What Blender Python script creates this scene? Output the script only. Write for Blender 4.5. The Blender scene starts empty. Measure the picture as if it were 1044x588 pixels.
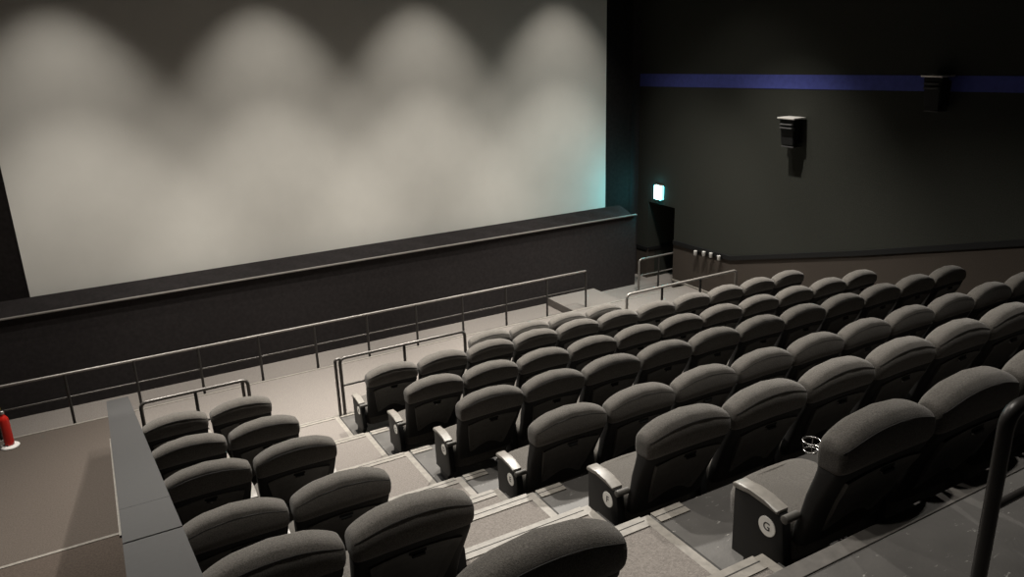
import bpy, bmesh, math, random
from mathutils import Vector, Matrix
random.seed(7)
S = bpy.context.scene
COL = S.collection
PI = math.pi

# ------------------------------------------------------------------ materials
def mat(name, color, rough=0.6, metal=0.0, noise=0.0, scale=40.0, bump=0.0, bscale=200.0, spec=0.5,
        fleck=0.0, fleck_col=(0.5, 0.5, 0.48), weave=False, sheen=0.0):
    m = bpy.data.materials.new(name); m.use_nodes = True
    nt = m.node_tree; b = nt.nodes['Principled BSDF']
    b.inputs['Base Color'].default_value = (*color, 1)
    b.inputs['Roughness'].default_value = rough
    b.inputs['Metallic'].default_value = metal
    b.inputs['Specular IOR Level'].default_value = spec
    if sheen:
        b.inputs['Sheen Weight'].default_value = sheen
        b.inputs['Sheen Roughness'].default_value = 0.5
    tc = nt.nodes.new('ShaderNodeTexCoord')
    out = None
    if noise:
        n = nt.nodes.new('ShaderNodeTexNoise'); n.inputs['Scale'].default_value = scale
        n.inputs['Detail'].default_value = 6
        nt.links.new(tc.outputs['Object'], n.inputs['Vector'])
        r = nt.nodes.new('ShaderNodeValToRGB')
        r.color_ramp.elements[0].position = 0.3; r.color_ramp.elements[1].position = 0.7
        r.color_ramp.elements[0].color = (*[c * (1 - noise) for c in color], 1)
        r.color_ramp.elements[1].color = (*[min(1, c * (1 + noise)) for c in color], 1)
        nt.links.new(n.outputs['Fac'], r.inputs['Fac'])
        out = r.outputs['Color']
    if fleck:
        v = nt.nodes.new('ShaderNodeTexNoise'); v.inputs['Scale'].default_value = 14
        v.inputs['Detail'].default_value = 8; v.inputs['Roughness'].default_value = 0.75
        mp = nt.nodes.new('ShaderNodeMapping'); mp.inputs['Scale'].default_value = (1.0, 3.0, 1.0)
        nt.links.new(tc.outputs['Object'], mp.inputs['Vector'])
        nt.links.new(mp.outputs['Vector'], v.inputs['Vector'])
        r2 = nt.nodes.new('ShaderNodeValToRGB')
        r2.color_ramp.elements[0].position = fleck; r2.color_ramp.elements[1].position = fleck + 0.03
        r2.color_ramp.elements[0].color = (0, 0, 0, 1); r2.color_ramp.elements[1].color = (1, 1, 1, 1)
        nt.links.new(v.outputs['Fac'], r2.inputs['Fac'])
        mx = nt.nodes.new('ShaderNodeMix'); mx.data_type = 'RGBA'
        nt.links.new(r2.outputs['Color'], mx.inputs['Factor'])
        if out: nt.links.new(out, mx.inputs['A'])
        else: mx.inputs['A'].default_value = (*color, 1)
        mx.inputs['B'].default_value = (*fleck_col, 1)
        out = mx.outputs['Result']
    if out: nt.links.new(out, b.inputs['Base Color'])
    if bump:
        n2 = nt.nodes.new('ShaderNodeTexNoise'); n2.inputs['Scale'].default_value = bscale
        n2.inputs['Detail'].default_value = 3
        nt.links.new(tc.outputs['Object'], n2.inputs['Vector'])
        bp = nt.nodes.new('ShaderNodeBump'); bp.inputs['Strength'].default_value = bump
        bp.inputs['Distance'].default_value = 0.01
        nt.links.new(n2.outputs['Fac'], bp.inputs['Height'])
        nt.links.new(bp.outputs['Normal'], b.inputs['Normal'])
    return m

def emit(name, color, strength):
    m = bpy.data.materials.new(name); m.use_nodes = True
    nt = m.node_tree
    b = nt.nodes['Principled BSDF']
    b.inputs['Base Color'].default_value = (*color, 1)
    b.inputs['Emission Color'].default_value = (*color, 1)
    b.inputs['Emission Strength'].default_value = strength
    return m

M = dict(
    carpet=mat('carpet_beige_brown', (0.18, 0.162, 0.148), 0.95, noise=0.2, scale=80, bump=0.6, bscale=160, spec=0.1),
    carpet_dark=mat('carpet_dark_brown', (0.075, 0.06, 0.05), 0.95, noise=0.2, scale=60, bump=0.5, bscale=160, spec=0.1),
    vinyl=mat('vinyl_grey', (0.085, 0.08, 0.075), 0.5, noise=0.16, scale=5, bump=0.08, bscale=60, spec=0.35, fleck=0.625, fleck_col=(.3, .29, .27)),
    vinyl_edge=mat('vinyl_edge', (0.10, 0.092, 0.084), 0.5, noise=0.2, scale=20, spec=0.4),
    nosing=mat('nosing_light_grey', (0.205, 0.188, 0.165), 0.55, noise=0.18, scale=25, spec=0.4),
    groove=mat('joint_dark', (0.02, 0.018, 0.016), 0.8),
    fabric=mat('seat_fabric_charcoal', (0.09, 0.082, 0.073), 0.92, noise=0.38, scale=170, bump=0.45, bscale=300, spec=0.15, sheen=0.15),
    leather=mat('seat_back_black', (0.022, 0.021, 0.02), 0.75, noise=0.15, scale=200, bump=0.2, bscale=300, spec=0.25),
    shell=mat('seat_shell_dark', (0.075, 0.07, 0.063), 0.55, noise=0.12, scale=30, bump=0.1, bscale=300, spec=0.4),
    panel=mat('arm_panel_black', (0.008, 0.008, 0.008), 0.55, spec=0.25),
    arm=mat('arm_cap_grey', (0.2, 0.185, 0.165), 0.38, noise=0.15, scale=30, spec=0.5),
    black=mat('matte_black', (0.006, 0.006, 0.006), 0.7, spec=0.2),
    ring=mat('dark_chrome', (0.35, 0.34, 0.33), 0.25, metal=1.0),
    disc=mat('label_white', (0.88, 0.86, 0.81), 0.6),
    ink=mat('ink_black', (0.01, 0.01, 0.01), 0.7),
    rail=mat('rail_brown_grey_metal', (0.2, 0.185, 0.17), 0.4, metal=0.4, noise=0.1, scale=20, spec=0.6),
    rail_mid=mat('rail_dark_grey_metal', (0.075, 0.068, 0.062), 0.36, metal=0.5, spec=0.6),
    carpet_brown=mat('carpet_brown', (0.092, 0.077, 0.066), 0.95, noise=0.14, scale=55, bump=0.6, bscale=160, spec=0.1),
    rail_dark=mat('rail_dark_metal', (0.03, 0.027, 0.025), 0.42, metal=0.3, spec=0.5),
    screen=mat('screen_cloth', (0.62, 0.6, 0.555), 0.9, noise=0.02, scale=3, spec=0.1),
    fascia=mat('fascia_black_brown', (0.027, 0.0235, 0.0235), 0.85, noise=0.15, scale=18, bump=0.2, bscale=90, spec=0.15),
    mask=mat('masking_black', (0.026, 0.022, 0.021), 0.95, noise=0.2, scale=15, spec=0.1),
    wall=mat('wall_charcoal_fabric', (0.028, 0.029, 0.0245), 0.95, noise=0.2, scale=70, bump=0.3, bscale=150, spec=0.1),
    wains=mat('wall_brown_carpet', (0.05, 0.041, 0.034), 0.95, noise=0.2, scale=90, bump=0.3, bscale=150, spec=0.1),
    trim=mat('trim_black', (0.008, 0.008, 0.008), 0.7, spec=0.2),
    band=mat('band_blue', (0.055, 0.066, 0.24), 0.85, noise=0.1, scale=12, spec=0.1),
    cap=mat('cap_grey_laminate', (0.045, 0.044, 0.044), 0.7, noise=0.06, scale=60, spec=0.3),
    plate=mat('light_metal', (0.55, 0.53, 0.5), 0.4, metal=0.4),
    red=mat('red_paint', (0.55, 0.02, 0.012), 0.3, spec=0.5),
    yellow=mat('yellow_plastic', (0.75, 0.55, 0.04), 0.4),
    white=mat('white_plastic', (0.75, 0.73, 0.7), 0.45),
    peg=mat('peg_grey_plastic', (0.4, 0.39, 0.37), 0.45),
    ceil=mat('ceiling_black', (0.01, 0.01, 0.01), 0.95),
)
M['exit'] = emit('exit_lit', (0.12, 0.88, 1.0), 80.0)
M['exit_side'] = emit('exit_side_lit', (0.10, 0.85, 0.9), 5.0)

# ------------------------------------------------------------------ helpers
def link(name, me, m, parent=None):
    o = bpy.data.objects.new(name, me); COL.objects.link(o)
    if m:
        for k in (m if isinstance(m, (list, tuple)) else [m]): me.materials.append(k)
    if parent: o.parent = parent
    return o

def obj(name, bm, m, parent=None, smooth=False, loc=None):
    bmesh.ops.recalc_face_normals(bm, faces=bm.faces)
    me = bpy.data.meshes.new(name); bm.to_mesh(me); bm.free()
    if smooth:
        for p in me.polygons: p.use_smooth = True
        try: me.set_sharp_from_angle(angle=math.radians(smooth if smooth > 1 else 40))
        except Exception: pass
    o = link(name, me, m, parent)
    if loc: o.location = loc
    return o

def tag(o, label=None, cat=None, group=None, kind=None):
    if label: o['label'] = label
    if cat: o['category'] = cat
    if group: o['group'] = group
    if kind: o['kind'] = kind
    return o

def struct(name, bm, m, parent=None, smooth=False):
    o = obj(name, bm, m, parent, smooth)
    if not parent: o['kind'] = 'structure'
    return o

def empty(name, label, cat, loc=(0, 0, 0), group=None):
    o = bpy.data.objects.new(name, None); COL.objects.link(o); o.location = loc
    o.empty_display_size = 0.1
    return tag(o, label, cat, group)

def bx(bm, x0, x1, y0, y1, z0, z1, bevel=0.0, seg=2, mi=0):
    vs = [bm.verts.new((x, y, z)) for x in (x0, x1) for y in (y0, y1) for z in (z0, z1)]
    F = [(0, 1, 3, 2), (4, 6, 7, 5), (0, 4, 5, 1), (2, 3, 7, 6), (0, 2, 6, 4), (1, 5, 7, 3)]
    fs = [bm.faces.new([vs[i] for i in f]) for f in F]
    for f in fs: f.material_index = mi
    if bevel:
        es = list({e for f in fs for e in f.edges})
        bmesh.ops.bevel(bm, geom=es, offset=bevel, segments=seg, affect='EDGES', profile=0.5)
    return bm

def box(*a, **k): return bx(bmesh.new(), *a, **k)

def prism(bm, poly, axis, a0, a1, bevel=0.0, seg=2):
    """extrude a 2-D polygon along an axis; poly is in the two other axes in xyz order"""
    def P(p, a):
        return {'x': (a, p[0], p[1]), 'y': (p[0], a, p[1]), 'z': (p[0], p[1], a)}[axis]
    A = [bm.verts.new(P(p, a0)) for p in poly]; B = [bm.verts.new(P(p, a1)) for p in poly]
    n = len(poly)
    fs = [bm.faces.new(A), bm.faces.new(B[::-1])]
    for i in range(n): fs.append(bm.faces.new([A[i], B[i], B[(i + 1) % n], A[(i + 1) % n]]))
    if bevel:
        es = list({e for f in fs[:2] for e in f.edges})
        bmesh.ops.bevel(bm, geom=es, offset=bevel, segments=seg, affect='EDGES', profile=0.5)
    return bm

def fillet(pts, r, n=6):
    pts = [Vector(p) for p in pts]; out = [pts[0]]
    for i in range(1, len(pts) - 1):
        a, b, c = pts[i - 1], pts[i], pts[i + 1]
        d1 = (a - b); d2 = (c - b)
        rr = min(r, d1.length * .49, d2.length * .49)
        p1 = b + d1.normalized() * rr; p2 = b + d2.normalized() * rr
        for k in range(n + 1):
            t = k / n; out.append(p1 * (1 - t) ** 2 + b * 2 * t * (1 - t) + p2 * t * t)
    out.append(pts[-1]); return out

def tube(bm, pts, r, n=12, cap=True):
    pts = [Vector(p) for p in pts]; rings = []
    t0 = (pts[1] - pts[0]).normalized()
    u = t0.orthogonal().normalized()
    for i, p in enumerate(pts):
        t = (pts[min(i + 1, len(pts) - 1)] - pts[max(i - 1, 0)]).normalized()
        u = (u - t * u.dot(t)).normalized(); v = t.cross(u)
        rings.append([bm.verts.new(p + (u * math.cos(2 * PI * k / n) + v * math.sin(2 * PI * k / n)) * r) for k in range(n)])
    for a, b in zip(rings, rings[1:]):
        for k in range(n): bm.faces.new([a[k], a[(k + 1) % n], b[(k + 1) % n], b[k]])
    if cap: bm.faces.new(rings[0][::-1]); bm.faces.new(rings[-1])
    return bm

def lathe(bm, prof, n=24, c=(0, 0, 0)):
    rings = []
    for r, z in prof:
        rings.append([bm.verts.new((c[0] + r * math.cos(2 * PI * k / n), c[1] + r * math.sin(2 * PI * k / n), c[2] + z)) for k in range(n)])
    for a, b in zip(rings, rings[1:]):
        for k in range(n): bm.faces.new([a[k], a[(k + 1) % n], b[(k + 1) % n], b[k]])
    bm.faces.new(rings[0][::-1]); bm.faces.new(rings[-1])
    return bm

def torus(bm, R, r, c, nrm='z', N=24, n=8):
    pts = []
    rings = []
    for i in range(N):
        a = 2 * PI * i / N
        ring = []
        for k in range(n):
            b = 2 * PI * k / n
            x = (R + r * math.cos(b)) * math.cos(a); y = (R + r * math.cos(b)) * math.sin(a); z = r * math.sin(b)
            ring.append(bm.verts.new((c[0] + x, c[1] + y, c[2] + z)))
        rings.append(ring)
    for i in range(N):
        a, b = rings[i], rings[(i + 1) % N]
        for k in range(n): bm.faces.new([a[k], a[(k + 1) % n], b[(k + 1) % n], b[k]])
    return bm

# ------------------------------------------------------------------ layout (metres; y towards the screen, camera above the origin)
H = 4.53
P = 0.65
XA = 2.487                       # aisle-side edge of the big block
ROW_Y = dict(G=1.881, F=3.085, E=4.303, D=5.536, C=6.771, B=8.018, A=9.09)
ROW_Z = dict(G=2.037, F=1.516, E=1.020, D=0.683, C=0.330, B=0.019, A=-0.31)
EDGE = dict(B=8.93, C=7.72, D=6.48, E=5.28, F=4.08, G=2.85)   # front edge of every terrace
WALK_Z, WALK_Y = 2.55, 1.71
XW = 10.27                       # right-hand wall
ZF, ZL = -0.31, -0.46            # front floor, lower floor by the screen
AX0, AX1 = 1.50, 2.33            # carpeted steps of the aisle
PX0 = 0.10                       # partition side of the terraces

# ------------------------------------------------------------------ camera
def make_camera():
    f, pi_, ya, ro = 798.065, 0.31179, 0.507274, -0.0301413
    cy, sy, cp, sp = math.cos(ya), math.sin(ya), math.cos(pi_), math.sin(pi_)
    fwd = Vector((sy * cp, cy * cp, -sp)); right = Vector((cy, -sy, 0)); up = right.cross(fwd)
    cr, sr = math.cos(ro), math.sin(ro)
    r = right * cr + up * sr; u = right * (-sr) + up * cr
    cam = bpy.data.cameras.new('camera'); cam.sensor_width = 36; cam.sensor_fit = 'HORIZONTAL'
    cam.lens = f / 1044 * 36; cam.clip_start = 0.05
    o = bpy.data.objects.new('camera', cam); COL.objects.link(o)
    m = Matrix(((r.x, u.x, -fwd.x, 0), (r.y, u.y, -fwd.y, 0), (r.z, u.z, -fwd.z, H), (0, 0, 0, 1)))
    o.matrix_world = m; S.camera = o
make_camera()

# ------------------------------------------------------------------ floors, terraces, aisle steps
struct('floor', box(PX0 - .1, XW, EDGE['B'], 11.31, -0.9, ZF), M['carpet'])
struct('floor_side_front', box(-4.0, PX0 - .1, EDGE['B'], 11.31, -0.9, ZF), M['carpet_brown'])
struct('floor_lower', box(-4.0, 12.0, 11.31, 12.95, -0.9, ZL), M['carpet'])
struct('floor_side', box(-4.0, PX0 - .1, 7.98, EDGE['B'], -0.9, ZF), M['carpet_brown'])
struct('floor_side_upper', box(-4.0, PX0 - .1, 1.0, 7.98, -0.9, -0.17), M['carpet_dark'])
order = 'BCDEFG'
for i, r in enumerate(order):
    y1 = EDGE[r]; y0 = EDGE[order[i + 1]] if i < 5 else WALK_Y
    struct('floor_terrace', box(PX0 - .1, XW, y0, y1, -0.9, ROW_Z[r]), M['vinyl'])
struct('floor_walkway', box(PX0 - .1, XW, -3.0, WALK_Y, -0.9, WALK_Z), M['vinyl'])

# carpet on the aisle treads, each with its ribbed edging
NTR = [0]
def nosing(x0, x1, y, z, name=None):
    NTR[0] += 1
    bm = bmesh.new()
    bx(bm, x0, x1, y - .085, y + .006, z - .02, z + .008, mi=0)
    bx(bm, x0, x1, y - .040, y - .034, z + .002, z + .0092, mi=1)
    o = struct('trim_%d' % NTR[0], bm, None)
    o.data.materials.append(M['nosing']); o.data.materials.append(M['groove'])
treads = [('B', 8.93, 7.72, ROW_Z['B']), ('C', 7.72, 6.48, ROW_Z['C']), ('D', 6.48, 5.28, ROW_Z['D']), ('E', 5.28, 4.60, ROW_Z['E']),
          ('E2', 4.60, 4.08, 1.27), ('F', 4.08, 3.42, ROW_Z['F']), ('F2', 3.42, 2.85, 1.78), ('G', 2.85, 2.06, ROW_Z['G']),
          ('G2', 2.06, WALK_Y, 2.29)]
for n, yf, yb, z in treads:
    base = -0.3 if len(n) == 1 else None
    struct('stair_tread', box(AX0, AX1, yb, yf, z - .3, z + .006), M['carpet'])
    nosing(AX0, AX1 + .0, yf, z + .004)
    # light edging along the row side of the tread, with its joint
    NTR[0] += 1
    bm = bmesh.new()
    bx(bm, AX1, AX1 + .055, yb, yf, z - .3, z + .007, mi=0)
    bx(bm, AX1 + .055, AX1 + .072, yb, yf - .08, z - .3, z + .0035, mi=1)
    o = struct('trim_%d' % NTR[0], bm, None)
    o.data.materials.append(M['nosing']); o.data.materials.append(M['groove'])
for r in 'BCDEFG':
    nosing(AX1 + .075, XA + 0.12, EDGE[r], ROW_Z[r])
NTR[0] += 1
struct('trim_%d' % NTR[0], box(AX0, XW, WALK_Y - .07, WALK_Y + .006, WALK_Z - .03, WALK_Z + .006, bevel=.003), M['vinyl_edge'])
# pale edge strip at the front drop and at the side step
def strip(x0, x1, y, z, w=.035):
    NTR[0] += 1
    struct('trim_%d' % NTR[0], box(x0, x1, y - w, y + .004, z - .02, z + .006), M['nosing'])
strip(-4.0, XW, 11.31, ZF)
strip(-4.0, PX0 - .24, 7.98, -0.17)
# raised landing before the exit passage
struct('floor_landing', box(7.58, 8.66, 11.316, 12.22, ZL, ZF - .002, bevel=.01), M['carpet'])
NTR[0] += 1

# ------------------------------------------------------------------ screen end
struct('floor_stage', box(-4.0, 9.67, 12.42, 12.9, 0.95, 1.0), M['fascia'])
scr = obj('projection_screen', box(-0.84, 9.33, 12.77, 12.80, 1.13, 5.75), M['screen'])
obj('screen_batten', box(-0.84, 9.33, 12.765, 12.80, 1.001, 1.13), M['mask'], scr)
tag(scr, 'huge blank pale grey cinema screen washed by ceiling downlights', 'screen')
struct('wall_front', box(-4.0, XW + .2, 12.9, 13.1, -0.9, 7.2), M['fascia'])
struct('fascia_wall', box(-4.0, 9.77, 12.32, 12.42, ZL - .1, 1.0), M['fascia'])
def ledge():
    bm = bmesh.new()
    bx(bm, -4.0, 9.77, 12.275, 12.335, 1.014, 1.036, bevel=.006)
    return bm
NTR[0] += 1
struct('trim_%d' % NTR[0], ledge(), M['rail'])
struct('fascia_end', box(9.67, 9.77, 12.42, 12.9, ZL - .1, 1.0), M['fascia'])
# black masking flats either side of the screen
def masking(x0, x1):
    bm = bmesh.new(); n = max(6, int((x1 - x0) / .12)); rows = []
    for z in (0.9, 3.5, 6.2):
        rows.append([bm.verts.new((x0 + (x1 - x0) * k / (2 * n), 12.80 + (.012 if k % 2 else -.012), z)) for k in range(2 * n + 1)])
    for a, b in zip(rows, rows[1:]):
        for k in range(2 * n): bm.faces.new([a[k], a[k + 1], b[k + 1], b[k]])
    bmesh.ops.solidify(bm, geom=bm.faces, thickness=.02)
    return bm
tag(obj('masking_curtain', masking(9.335, 9.98), M['mask'], smooth=60), 'tall black masking drape between screen and exit corner', 'curtain')
tag(obj('masking_curtain', masking(-3.9, -0.845), M['mask'], smooth=60), 'tall black masking drape at the far side of the screen, above the fire extinguisher', 'curtain')
# gathered black cloth lying from the ledge up to the foot of the screen
def skirt():
    bm = bmesh.new(); rng = random.Random(3); n = 150; rows = []
    for j in range(7):
        t = j / 6; row = []
        for k in range(n + 1):
            x = -2.2 + (9.66 + 2.2) * k / n
            w = .02 * math.sin(x * 9 + t * 4) + .012 * math.sin(x * 23 - t * 6) + rng.uniform(-.004, .004)
            row.append(bm.verts.new((x, 12.335 + .405 * t, 1.03 + .13 * t ** .8 + w * math.sin(PI * min(1, t + .1)))))
        rows.append(row)
    for a, b in zip(rows, rows[1:]):
        for k in range(n): bm.faces.new([a[k], a[k + 1], b[k + 1], b[k]])
    bmesh.ops.solidify(bm, geom=bm.faces, thickness=.012)
    return bm
tag(obj('cloth_skirt', skirt(), M['fascia'], smooth=70), 'long gathered black cloth skirt along the foot of the screen', 'cloth')

# ------------------------------------------------------------------ right-hand wall with the exit passage
TY = [(12.9, .50), (11.72, .50), (10.15, .525), (7.425, 1.234), (5.18, 1.87), (0.0, 3.33), (-3.0, 4.18)]   # dado line: level, then raked
def dado(y):
    for (a, za), (b, zb) in zip(TY, TY[1:]):
        if b <= y <= a: return za + (zb - za) * (a - y) / (a - b)
    return TY[-1][1]
DN, DF, DT = 11.73, 12.55, 1.19         # exit opening: near and far edge, head
prof_up = [(y, z) for y, z in TY if y < DN]
near = [(DN, dado(DN))] + prof_up
up = prism(bmesh.new(), near + [(-3.0, 7.2), (DN, 7.2)], 'x', XW, XW + .2)
prism(up, [(DN, DT), (DN, 7.2), (DF, 7.2), (DF, DT)], 'x', XW, XW + .2)
prism(up, [(DF, .2), (DF, 7.2), (12.9, 7.2), (12.9, .2)], 'x', XW, XW + .2)
wr = struct('wall_right', up, M['wall'])
lo = prism(bmesh.new(), near + [(-3.0, -.9), (DN, -.9)], 'x', XW - .004, XW + .2)
prism(lo, [(DF, -.9), (DF, .2), (12.9, .2), (12.9, -.9)], 'x', XW - .004, XW + .2)
struct('wall_right_dado', lo, M['wains'])
NTR[0] += 1
tr = bmesh.new()
prism(tr, [(y, z - .045) for y, z in near] + [(y, z + .04) for y, z in near[::-1]], 'x', XW - .03, XW + .01)
struct('trim_%d' % NTR[0], tr, M['trim'])
NTR[0] += 1
struct('trim_%d' % NTR[0], box(XW - .02, XW + .01, DF, 12.9, .14, .21), M['trim'])
# passage behind the opening
struct('wall_passage_far', box(XW + .199, 13.2, DF, DF + .15, -0.9, 3.0), M['wall'])
NTR[0] += 1
struct('trim_%d' % NTR[0], box(XW + .02, 13.2, DF - .02, DF + .01, .14, .21), M['trim'])
struct('wall_passage_near', box(XW + .2, 13.2, DN - .15, DN, -0.9, 3.0), M['wall'])
struct('wall_passage_end', box(13.2, 13.3, DN - .15, DF + .15, -0.9, 3.0), M['black'])
struct('ceiling_passage', box(XW + .2, 13.3, DN - .15, DF + .15, 2.2, 2.35), M['black'])
# blue band along the wall
def band():
    bm = bmesh.new()
    prism(bm, [(12.9, 3.49), (12.9, 3.735), (6.8, 3.86), (-1.0, 4.02), (-1.0, 3.87), (6.8, 3.655)], 'x', XW - .006, XW + .01)
    return bm
NTR[0] += 1
struct('trim_%d' % NTR[0], band(), M['band'])
NTR[0] += 1
struct('trim_%d' % NTR[0], box(XW - .03, XW, EDGE['B'], DN, ZF, ZF + .04), M['nosing'])
struct('ceiling', box(-4.0, XW + .2, -3.0, 13.1, 7.2, 7.3), M['ceil'])

# ------------------------------------------------------------------ sloping partition beside the short rows
def partition():
    bm = bmesh.new()
    def zc(y): return .70 + .33 * (9.2 - y)
    ys = [10.2, 5.2, 3.55, 1.2]
    L = lambda y: -.075 - .055 * (y - 2.4) / 8
    R = lambda y: .13 - .013 * (y - 2.4) / 8
    return zc, ys, L, R
zc, ys_c, Lx, Rx = partition()
bm = bmesh.new()
poly = [(10.17, ZF - .3), (10.17, zc(10.17) - .05), (1.2, zc(1.2) - .05), (1.2, ZF - .3)]
prism(bm, poly, 'x', -.06, .10)
pw = struct('partition_wall', bm, M['fascia'])
ends = [10.2, 3.5, 2.87, 1.2]
for a, b in zip(ends, ends[1:]):
    bm = bmesh.new()
    lift = .004 if (a == 3.5) else 0.0
    vs = []
    for y in (a - .002, b + .002):
        for x in (Lx(y), Rx(y)):
            for dz in (-.05, 0):
                vs.append(bm.verts.new((x, y, zc(y) + dz + (lift if y == b + .002 else 0))))
    for f in [(0, 1, 3, 2), (4, 6, 7, 5), (0, 4, 5, 1), (2, 3, 7, 6), (0, 2, 6, 4), (1, 5, 7, 3)]:
        bm.faces.new([vs[i] for i in f])
    obj('coping', bm, M['cap'], pw)
bm = bmesh.new()
q = [bm.verts.new((Lx(y) + dx, y, zc(y) + dz)) for y in (6.3, 3.05) for dx, dz in ((-.009, -.02), (-.009, -.008), (.0, -.008), (.0, -.02))]
bm.faces.new(q[:4]); bm.faces.new(q[4:][::-1])
for k in range(4): bm.faces.new([q[k], q[(k + 1) % 4], q[4 + (k + 1) % 4], q[4 + k]])
obj('edge_strip', bm, M['nosing'], pw)

# ------------------------------------------------------------------ seats
def sup(t, n):
    c, s = math.cos(t), math.sin(t)
    return math.copysign(abs(c) ** (2 / n), c), math.copysign(abs(s) ** (2 / n), s)

def loft(rings, n=5.0, z0=.45, e=1.6):
    """stack of rounded-rectangle rings with the arched top line of the seat"""
    bm = bmesh.new(); N = 56; R = []
    for z, yc, d, w in rings:
        ring = []
        for k in range(N):
            cx, sy = sup(2 * PI * k / N, n)
            x = w * cx
            f = max(0, (z - z0) / (.95 - z0))
            drop = .085 * (abs(x) / .314) ** 2.3 * f ** e
            ring.append(bm.verts.new((x, yc + d * .5 * sy, z - drop)))
        R.append(ring)
    for a, b in zip(R, R[1:]):
        for k in range(N): bm.faces.new([a[k], a[(k + 1) % N], b[(k + 1) % N], b[k]])
    for T in (R[0], R[-1]):
        h = N // 2
        bm.faces.new([T[0], T[1], T[N - 1]]); bm.faces.new([T[h], T[h + 1], T[h - 1]])
        for k in range(1, h - 1): bm.faces.new([T[k], T[k + 1], T[N - k - 1], T[N - k]])
    return bm
def back_bm():
    return loft([(.27, .135, .06, .262), (.285, .135, .085, .272), (.36, .12, .095, .277), (.45, .09, .10, .280), (.56, .053, .117, .292), (.66, .014, .132, .299),
                 (.72, -.006, .145, .302), (.75, -.010, .15, .302), (.79, -.012, .12, .285)], 5.0, .6, 1.6)
def headrest_bm():
    return loft([(.738, -.002, .11, .285), (.741, -.006, .134, .297), (.752, -.013, .150, .304), (.78, -.018, .161, .3085), (.82, -.021, .164, .312),
                 (.865, -.021, .160, .3135), (.900, -.020, .148, .313), (.922, -.017, .130, .310), (.936, -.014, .108, .306), (.945, -.011, .082, .301), (.950, -.009, .052, .296), (.951, -.008, .025, .292)], 6.5, .70, 1.2)

def rear_y(z):
    tab = [(.30, .11), (.34, .095), (.45, .04), (.56, -.005), (.66, -.052), (.72, -.073), (.78, -.075)]
    for (a, ya), (b, yb) in zip(tab, tab[1:]):
        if a <= z <= b: return ya + (yb - ya) * (z - a) / (b - a)
    return tab[0][1] if z < .3 else tab[-1][1]

def shell_bm():
    bm = bmesh.new(); NX, NZ = 24, 18; F = []; Bk = []
    for j in range(NZ + 1):
        fr, bk = [], []
        for i in range(NX + 1):
            u = -1 + 2 * i / NX; v = j / NZ
            zb = .315 + .10 * (1 - abs(u) ** 1.7); zt = .712 - .03 * abs(u) ** 2.3
            z = zb + (zt - zb) * v
            hw = .165 + .075 * v
            x = u * hw
            edge = min(1 - abs(u), v, 1 - v)
            rim = 0.0 if edge < .07 else .010 * min(1, (edge - .07) / .06)
            y = rear_y(z) - .016 + rim
            fr.append(bm.verts.new((x, y, z))); bk.append(bm.verts.new((x, y + .02, z)))
        F.append(fr); Bk.append(bk)
    for G in (F, Bk):
        for j in range(NZ):
            for i in range(NX): bm.faces.new([G[j][i], G[j][i + 1], G[j + 1][i + 1], G[j + 1][i]])
    for i in range(NX):
        bm.faces.new([F[0][i], F[0][i + 1], Bk[0][i + 1], Bk[0][i]]); bm.faces.new([F[NZ][i], F[NZ][i + 1], Bk[NZ][i + 1], Bk[NZ][i]])
    for j in range(NZ):
        bm.faces.new([F[j][0], F[j + 1][0], Bk[j + 1][0], Bk[j][0]]); bm.faces.new([F[j][NX], F[j + 1][NX], Bk[j + 1][NX], Bk[j][NX]])
    return bm

def cushion_bm():
    bm = bmesh.new(); N = 40; R = []
    for z, d, w in [(.14, .38, .26), (.15, .41, .272), (.22, .45, .284), (.30, .46, .287), (.335, .445, .28), (.356, .41, .262), (.366, .34, .23)]:
        ring = []
        for k in range(N):
            cx, sy = sup(2 * PI * k / N, 5)
            ring.append(bm.verts.new((w * cx, .36 + d * .5 * sy, z + .012 * (1 - cx * cx))))
        R.append(ring)
    for a, b in zip(R, R[1:]):
        for k in range(N): bm.faces.new([a[k], a[(k + 1) % N], b[(k + 1) % N], b[k]])
    bm.faces.new(R[0][::-1]); bm.faces.new(R[-1])
    return bm

ARM_TOP = [(.447, .460), (.430, .475), (.34, .479), (.25, .472), (.172, .456)]     # (y, z) along the arm, front to rear
def arm_panel_bm(x, w=.056):
    top = [(y, z - .012) for y, z in ARM_TOP]
    poly = [(.435, .095), (.440, .43)] + top[1:] + [(.15, .425), (.115, .16), (.16, .10)]
    return prism(bmesh.new(), poly, 'x', x - w / 2, x + w / 2, bevel=.008)
def arm_cap_bm(x, w=.074):
    up = ARM_TOP; lo = [(y, z - .021) for y, z in ARM_TOP]
    return prism(bmesh.new(), up + lo[::-1], 'x', x - w / 2, x + w / 2, bevel=.009)
def foot_bm(x):
    bm = bmesh.new(); bx(bm, x - .024, x + .024, .19, .36, .0, .12, bevel=.006)
    bx(bm, x - .045, x + .045, .15, .40, 0, .014, bevel=.004); return bm
def knob_bm(x):
    bm = bmesh.new(); lathe(bm, [(.016, -.045), (.02, -.042), (.02, .042), (.016, .045)], 16)
    bmesh.ops.rotate(bm, verts=bm.verts, matrix=Matrix.Rotation(PI / 2, 3, 'Y'))
    bmesh.ops.translate(bm, verts=bm.verts, vec=(x, .128, .44)); return bm
def ring_bm(x):
    bm = bmesh.new(); torus(bm, .046, .0045, (x, .565, .42))
    for dx in (-.02, .02): tube(bm, [(x + dx, .525, .42), (x + dx * .6, .43, .40)], .0045, 8)
    torus(bm, .036, .004, (x, .565, .365))
    for a in (.6, 2.2, 3.9, 5.5):
        tube(bm, [(x + .046 * math.cos(a), .565 + .046 * math.sin(a), .42), (x + .036 * math.cos(a), .565 + .036 * math.sin(a), .365)], .003, 6)
    return bm
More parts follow.
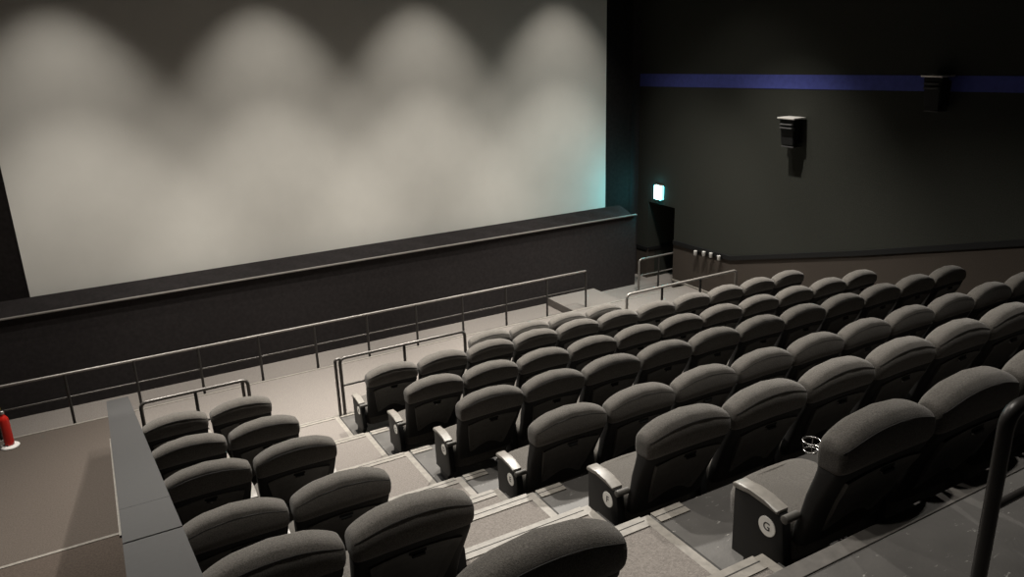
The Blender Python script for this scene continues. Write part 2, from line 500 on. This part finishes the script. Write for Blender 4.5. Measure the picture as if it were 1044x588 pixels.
def hook_bm():
    bm = bmesh.new(); y = rear_y(.69) - .010
    bx(bm, -.045, .045, y - .012, y + .012, .685, .708, bevel=.004)
    bx(bm, -.035, .035, y - .022, y - .008, .672, .688, bevel=.004)
    return bm
def rivet_bm():
    bm = bmesh.new(); lathe(bm, [(.008, 0), (.008, .006), (.004, .010)], 14)
    bmesh.ops.rotate(bm, verts=bm.verts, matrix=Matrix.Rotation(PI / 2, 3, 'X'))
    bmesh.ops.translate(bm, verts=bm.verts, vec=(0, rear_y(.655) - .005, .655)); return bm
def seam_bm(z=.903):
    """stitched seam along the rear upper edge of the head roll"""
    pts = []
    for i in range(31):
        x = -.30 + .60 * i / 30
        c = abs(x) / .313
        s_ = (1 - c ** 6.5) ** (1 / 6.5)
        f = (z - .70) / .25
        pts.append((x, -.020 - .0735 * s_, z - .085 * (abs(x) / .314) ** 2.3 * f ** 1.2))
    return tube(bmesh.new(), pts, .0022, 6)

def make_seat():
    t = empty('cinema_seat', 'seat', 'seat')
    obj('backrest', back_bm(), M['leather'], t, smooth=50)
    hd = obj('headrest', headrest_bm(), M['fabric'], t, smooth=60); hd['label'] = 'grey fabric head roll'
    obj('seam', seam_bm(), M['leather'], hd, smooth=60)
    sh = obj('back_shell', shell_bm(), M['shell'], t, smooth=35)
    obj('coat_hook', hook_bm(), M['black'], sh, smooth=40)
    r = obj('rivet', rivet_bm(), M['ring'], sh, smooth=40)
    obj('seat_cushion', cushion_bm(), M['fabric'], t, smooth=50)
    a = obj('armrest', arm_panel_bm(P / 2), M['panel'], t, smooth=40)
    obj('arm_cap', arm_cap_bm(P / 2), M['arm'], a, smooth=40)['label'] = 'satin grey arm cap'
    obj('cup_holder', ring_bm(P / 2), M['ring'], a, smooth=60)['label'] = 'wire cup holder ring'
    obj('foot', foot_bm(P / 2), M['panel'], t, smooth=40)
    return t
def add_end(t, letter):
    """aisle-end standard with its lettered disc"""
    x = -P / 2
    o = bpy.data.objects.new('end_panel', ME_PANEL); COL.objects.link(o); o.parent = t
    c = bpy.data.objects.new('arm_cap', ME_CAP); COL.objects.link(c); c.parent = o; c['label'] = 'satin grey arm cap'
    k = bpy.data.objects.new('hinge_knob', ME_KNOB); COL.objects.link(k); k.parent = o
    f = bpy.data.objects.new('foot', ME_FOOT); COL.objects.link(f); f.parent = t
    if letter:
        d = bpy.data.objects.new('row_label', disc_mesh(letter)); COL.objects.link(d); d.parent = o
        d['label'] = 'round white label with black letter %s' % letter
        d.location = (x - .0285, .228, .345)

def mesh_of(bm, m, smooth=40):
    o = obj('tmp', bm, m, smooth=smooth); me = o.data; bpy.data.objects.remove(o); return me
ME_PANEL = mesh_of(arm_panel_bm(-P / 2), M['panel']); ME_PANEL.name = 'end_panel'
ME_CAP = mesh_of(arm_cap_bm(-P / 2), M['arm']); ME_CAP.name = 'arm_cap_end'
ME_KNOB = mesh_of(knob_bm(-P / 2), M['shell']); ME_KNOB.name = 'hinge_knob'
ME_FOOT = mesh_of(foot_bm(-P / 2), M['panel']); ME_FOOT.name = 'foot_end'

def disc_mesh(letter):
    bm = bmesh.new()
    lathe(bm, [(.049, 0), (.049, .003), (.047, .004)], 32)
    cu = bpy.data.curves.new('glyph', 'FONT'); cu.body = letter; cu.size = .058; cu.align_x = 'CENTER'; cu.align_y = 'CENTER'
    cu.extrude = .0008; cu.offset = 0.0
    ob = bpy.data.objects.new('glyph', cu); COL.objects.link(ob)
    dg = bpy.context.evaluated_depsgraph_get(); me = bpy.data.meshes.new_from_object(ob.evaluated_get(dg))
    n0 = len(bm.faces)
    b2 = bmesh.new(); b2.from_mesh(me); bmesh.ops.translate(b2, verts=b2.verts, vec=(0, 0, .0046))
    b2.to_mesh(me); b2.free()
    bm.from_mesh(me)
    bm.faces.ensure_lookup_table()
    for i, f in enumerate(bm.faces): f.material_index = 0 if i < n0 else 1
    bpy.data.objects.remove(ob); bpy.data.curves.remove(cu); bpy.data.meshes.remove(me)
    # local z -> -x, local x -> -y (reads the right way for someone on the aisle), local y -> z
    bmesh.ops.transform(bm, matrix=Matrix(((0, 0, -1, 0), (-1, 0, 0, 0), (0, 1, 0, 0), (0, 0, 0, 1))), verts=bm.verts)
    out = bpy.data.meshes.new('row_label'); bm.to_mesh(out); bm.free()
    out.materials.append(M['disc']); out.materials.append(M['ink'])
    return out

proto = make_seat(); first = [True]
def place(x, y, z, label, group, end=None, is_end=False):
    if first[0]:
        r = proto; first[0] = False; r.location = (x, y, z)
    else:
        r = proto.copy(); COL.objects.link(r); r.location = (x, y, z)
        for ch in PARTS:
            c = ch.copy(); COL.objects.link(c); c.parent = r
            for g in SUBS[ch.name]:
                d = g.copy(); COL.objects.link(d); d.parent = c
    tag(r, label, 'seat', group)
    if is_end: ENDS.append((r, end))
    return r
PARTS = list(proto.children); SUBS = {c.name: list(c.children) for c in PARTS}
ENDS = []
ORD = ['first', 'second', 'third', 'fourth', 'fifth', 'sixth', 'seventh', 'eighth', 'ninth', 'tenth', 'eleventh']
COUNT = dict(G=4, F=8, E=11, D=11, C=11, B=11)
for r in 'GFEDCB':
    for i in range(COUNT[r]):
        x = XA + P * (i + .5)
        if i == 0:
            lab = 'charcoal cinema seat with white %s disc on its end panel at the stairs' % r
        else:
            lab = 'charcoal cinema seat, %s along row %s counting from the lettered stair end' % (ORD[i], r)
        place(x, ROW_Y[r], ROW_Z[r], lab, 'seats of row %s in the wide block' % r, r, i == 0)
for i in range(4):
    place(4.33 + P * (i + .5), ROW_Y['A'], ROW_Z['A'],
          'charcoal seat of the short front row between two handrails, %s from the stairs' % ORD[i], 'seats of the short front row', None, i == 0)
for r in 'FEDCB':
    for i, w in enumerate(('against the sloping partition', 'at the stairs')):
        place(.789 + P * (i - .5), ROW_Y[r], ROW_Z[r],
              'charcoal cinema seat %s, in the partition-side pair level with row %s' % (w, r), 'seat pairs beside the partition', None, False)
place(.789 + P * .5, ROW_Y['G'], ROW_Z['G'], 'nearest charcoal cinema seat at the stairs, in the partition-side pair level with row G',
      'seat pairs beside the partition')
for r, l in ENDS: add_end(r, l)

# ------------------------------------------------------------------ handrails
def rail_thing(label, group=None, loc=(0, 0, 0), name='handrail'):
    return empty(name, label, 'handrail', loc, group)

# long guard rail along the drop before the screen
g = rail_thing('long thin metal guard rail with many posts below the screen', loc=(2, 11.38, ZF), name='guard_rail')
YL = 11.38
def rel(o, bm): bmesh.ops.translate(bm, verts=bm.verts, vec=[-c for c in o.location]); return bm
obj('top_rail', rel(g, tube(bmesh.new(), [(-3.2, YL, .405), (7.88, YL, .385)], .019)), M['rail'], g, smooth=60)
obj('mid_rail', rel(g, tube(bmesh.new(), [(-3.2, YL, .065), (7.86, YL, .062)], .012)), M['rail_mid'], g, smooth=60)
for k in range(-3, 10):
    x = .277 + .8455 * k
    obj('post', rel(g, tube(bmesh.new(), [(x, YL, ZL), (x, YL, .395)], .019)), M['rail_dark'], g, smooth=60)

def hoop(label, x0, x1, y, zf, zt, zm, mids, doubles=(), corner0=True, end_post=True, r=.021, name='handrail', m='rail'):
    t = rail_thing(label, loc=((x0 + x1) / 2, y, zf), name=name)
    pts = [(x0, y, zf), (x0, y, zt), (x1, y, zt)]
    if end_post: pts.append((x1, y, zf))
    if not corner0: pts = pts[1:]
    obj('hoop_rail', rel(t, tube(bmesh.new(), fillet(pts, .07), r)), M[m], t, smooth=60)
    obj('mid_rail', rel(t, tube(bmesh.new(), [(x0, y, zm), (x1, y, zm)], r * .6)), M[m], t, smooth=60)
    for x in mids:
        obj('post', rel(t, tube(bmesh.new(), [(x, y, zf), (x, y, zt)], r * .9)), M['rail_dark'], t, smooth=60)
    for x in doubles:
        obj('post', rel(t, tube(bmesh.new(), fillet([(x, y, zf), (x, y, zt), (x + (.06 if x < (x0 + x1) / 2 else -.06), y, zt)], .03), r * .9)), M[m], t, smooth=60)
    return t
YB = 8.905
hoop('short dark handrail in front of the seat pair by the partition', .205, 1.36, YB, ROW_Z['B'], .785, .40, [.78], [1.30], m='rail_mid')
hoop('dark handrail with doubled post at the foot of the stairs', 2.475, 4.2, YB, ROW_Z['B'], .785, .42, [3.33], [2.415], m='rail_mid')
hoop('handrail behind the end of the short front row, towards the side wall', 6.92, 9.15, YB, ROW_Z['B'], .785, .42, [7.6, 8.38])
hoop('small handrail leading into the exit passage under the lit sign', 9.5, 11.2, 11.85, ZL, .225, -.11, [10.0])
t = hoop('thick dark handrail standing on the near vinyl walkway', 2.462, 5.6, 1.195, WALK_Z, 3.35, 2.99, [4.0], r=.025, m='rail_dark')

# ------------------------------------------------------------------ things on the side wall
def speaker(label, y0, z1, w=.30, h=.5, group='wall speakers'):
    t = empty('wall_speaker', label, 'speaker', (XW, y0, z1 - h / 2), group)
    d = .27; hw = w / 2
    # wedge cabinet, narrower towards the bottom, tilted down
    bm = bmesh.new()
    top = [(-d, -hw), (-d, hw), (-.07, hw * .8), (-.07, -hw * .8)]
    bot = [(-d * .82, -hw * .82), (-d * .82, hw * .82), (-.07, hw * .62), (-.07, -hw * .62)]
    T = [bm.verts.new((x, y, h / 2 - .02)) for x, y in top]; B = [bm.verts.new((x, y, -h / 2 + .06)) for x, y in bot]
    bm.faces.new(T); bm.faces.new(B[::-1])
    for k in range(4): bm.faces.new([T[k], T[(k + 1) % 4], B[(k + 1) % 4], B[k]])
    bmesh.ops.bevel(bm, geom=bm.edges[:], offset=.012, segments=2, affect='EDGES')
    obj('cabinet', bm, M['black'], t, smooth=40)
    bm = bmesh.new(); bx(bm, -d - .03, -.02, -hw - .02, hw + .02, h / 2 - .02, h / 2 + .004, bevel=.004)
    obj('top_plate', bm, M['plate'], t, smooth=40)
    for z in (h * .27, h * .16):
        bm = bmesh.new(); bx(bm, -d - .03, -d + .03, -hw * .85, hw * .75, z, z + .022, bevel=.004)
        obj('horn_lip', bm, M['cap'], t, smooth=40)
    bm = bmesh.new()
    bx(bm, -d * .8, -.02, -hw * .8, hw * .8, -h / 2 + .03, -h / 2 + .05, bevel=.004)
    obj('yoke', bm, M['cap'], t, smooth=40)
    bm = bmesh.new(); bx(bm, -.08, 0, -.10, .10, -h * .3, h * .35, bevel=.006)
    obj('wall_bracket', bm, M['black'], t, smooth=40)
    return t
speaker('black wall speaker below the blue band, throwing a long shadow down the wall', 8.86, 3.17)
speaker('black wall speaker in the dim upper corner, overlapping the end of the blue band', 6.5, 3.88, w=.26)

t = empty('exit_sign', 'small glowing cyan-white exit sign above the dark passage opening', 'sign', (XW, 12.19, 1.44))
obj('housing', box(-.06, 0, -.107, .107, -.145, .145, bevel=.008), M['white'], t, smooth=40)
obj('lit_face', box(-.068, -.055, -.10, .10, -.135, .135), M['exit'], t)
obj('lit_edge', box(-.066, -.002, -.113, -.107, -.135, .135), M['exit_side'], t)

for k, (y, z) in enumerate([(11.0, .45), (10.77, .485), (10.58, .50), (10.37, .495)]):
    t = empty('wall_peg', 'small white cylindrical wall fitting under the dado trim, %s of four from the exit' % ORD[k], 'wall fitting', (XW, y, z), 'white wall fittings in a row')
    bm = bmesh.new(); lathe(bm, [(.03, -.05), (.034, -.044), (.034, .036), (.028, .042)], 20, (-.085, 0, 0))
    obj('cylinder_cap', bm, M['peg'], t, smooth=40)
    bm = bmesh.new(); bx(bm, -.06, 0, -.02, .02, -.05, .03, bevel=.004)
    obj('bracket', bm, M['black'], t)

# ------------------------------------------------------------------ fire extinguisher on its stand
EX, EY = -1.31, 11.06
st = empty('extinguisher_stand', 'low white round stand under the fire extinguisher on the front carpet', 'stand', (EX, EY, ZF))
obj('base', lathe(bmesh.new(), [(.105, 0), (.11, .01), (.10, .022), (.04, .03)], 32), M['white'], st, smooth=40)
ex = empty('fire_extinguisher', 'red fire extinguisher with yellow-tagged valve standing by the partition carpet', 'fire extinguisher', (EX + .0, EY, ZF + .03))
obj('cylinder', lathe(bmesh.new(), [(.045, 0), (.055, .01), (.056, .03), (.056, .34), (.05, .37), (.032, .40), (.022, .41), (.022, .43)], 28), M['red'], ex, smooth=50)
v = obj('valve', lathe(bmesh.new(), [(.022, .43), (.024, .435), (.024, .47), (.018, .475)], 20), M['plate'], ex, smooth=40)
obj('lever', box(-.07, .03, -.012, .012, .475, .49, bevel=.004), M['black'], v)
obj('safety_pin', box(-.05, -.01, -.02, .02, .49, .53, bevel=.008), M['yellow'], v)['label'] = 'yellow safety pin'
obj('hose', tube(bmesh.new(), fillet([(-.02, 0, .45), (-.072, -.045, .45), (-.072, -.045, .10)], .06), .012, 10), M['black'], ex, smooth=60)

# ------------------------------------------------------------------ light: ceiling downlights, added screen fill, dim room
w = bpy.data.worlds.new('world'); S.world = w; w.use_nodes = True
w.node_tree.nodes['Background'].inputs['Color'].default_value = (0.3, 0.3, 0.32, 1)
w.node_tree.nodes['Background'].inputs['Strength'].default_value = 0.012

def spot(x, y, z, power, ang=90, blend=.35, col=(1, .95, .87), size=.05):
    l = bpy.data.lights.new('downlight_or_fill', 'SPOT'); l.energy = power; l.spot_size = math.radians(ang); l.spot_blend = blend
    l.color = col; l.shadow_soft_size = size
    o = bpy.data.objects.new('downlight_or_fill', l); COL.objects.link(o); o.location = (x, y, z)
    return o
XS = [.12, 2.88, 5.45, 8.2]
ZC = 7.0
for x, k, k2 in zip(XS, (.62, .95, 1.15, 0), (.9, 1, 1.1, .15)):
    spot(x, 11.51, ZC, 270, ang=69, blend=.6)
    spot(x, 10.9, ZC, 600, ang=62, blend=.52)
    spot(x, 9.9, ZC, 280, ang=92, blend=1.0)  # wide soft fill added to even out the screen brightness
    if k:
        key = spot(x, 8.8, ZC, 1500 * k, ang=98, blend=.7, size=.09)
        key.rotation_euler = (math.radians(-22), 0, 0)          # tilted back towards the seats
    near = spot(x, 3.3, ZC, 300 * k2, ang=72, blend=.8, size=.09)
    near.rotation_euler = (math.radians(-12), 0, 0)
spot(8.2, 9.0, ZC, 2000, ang=74, blend=1.0, size=.06)

S.view_settings.view_transform = 'Standard'
try: S.view_settings.look = 'None'
except Exception: pass
S.view_settings.gamma = 1.0
S.view_settings.use_curve_mapping = False
S.view_settings.exposure = 0.42
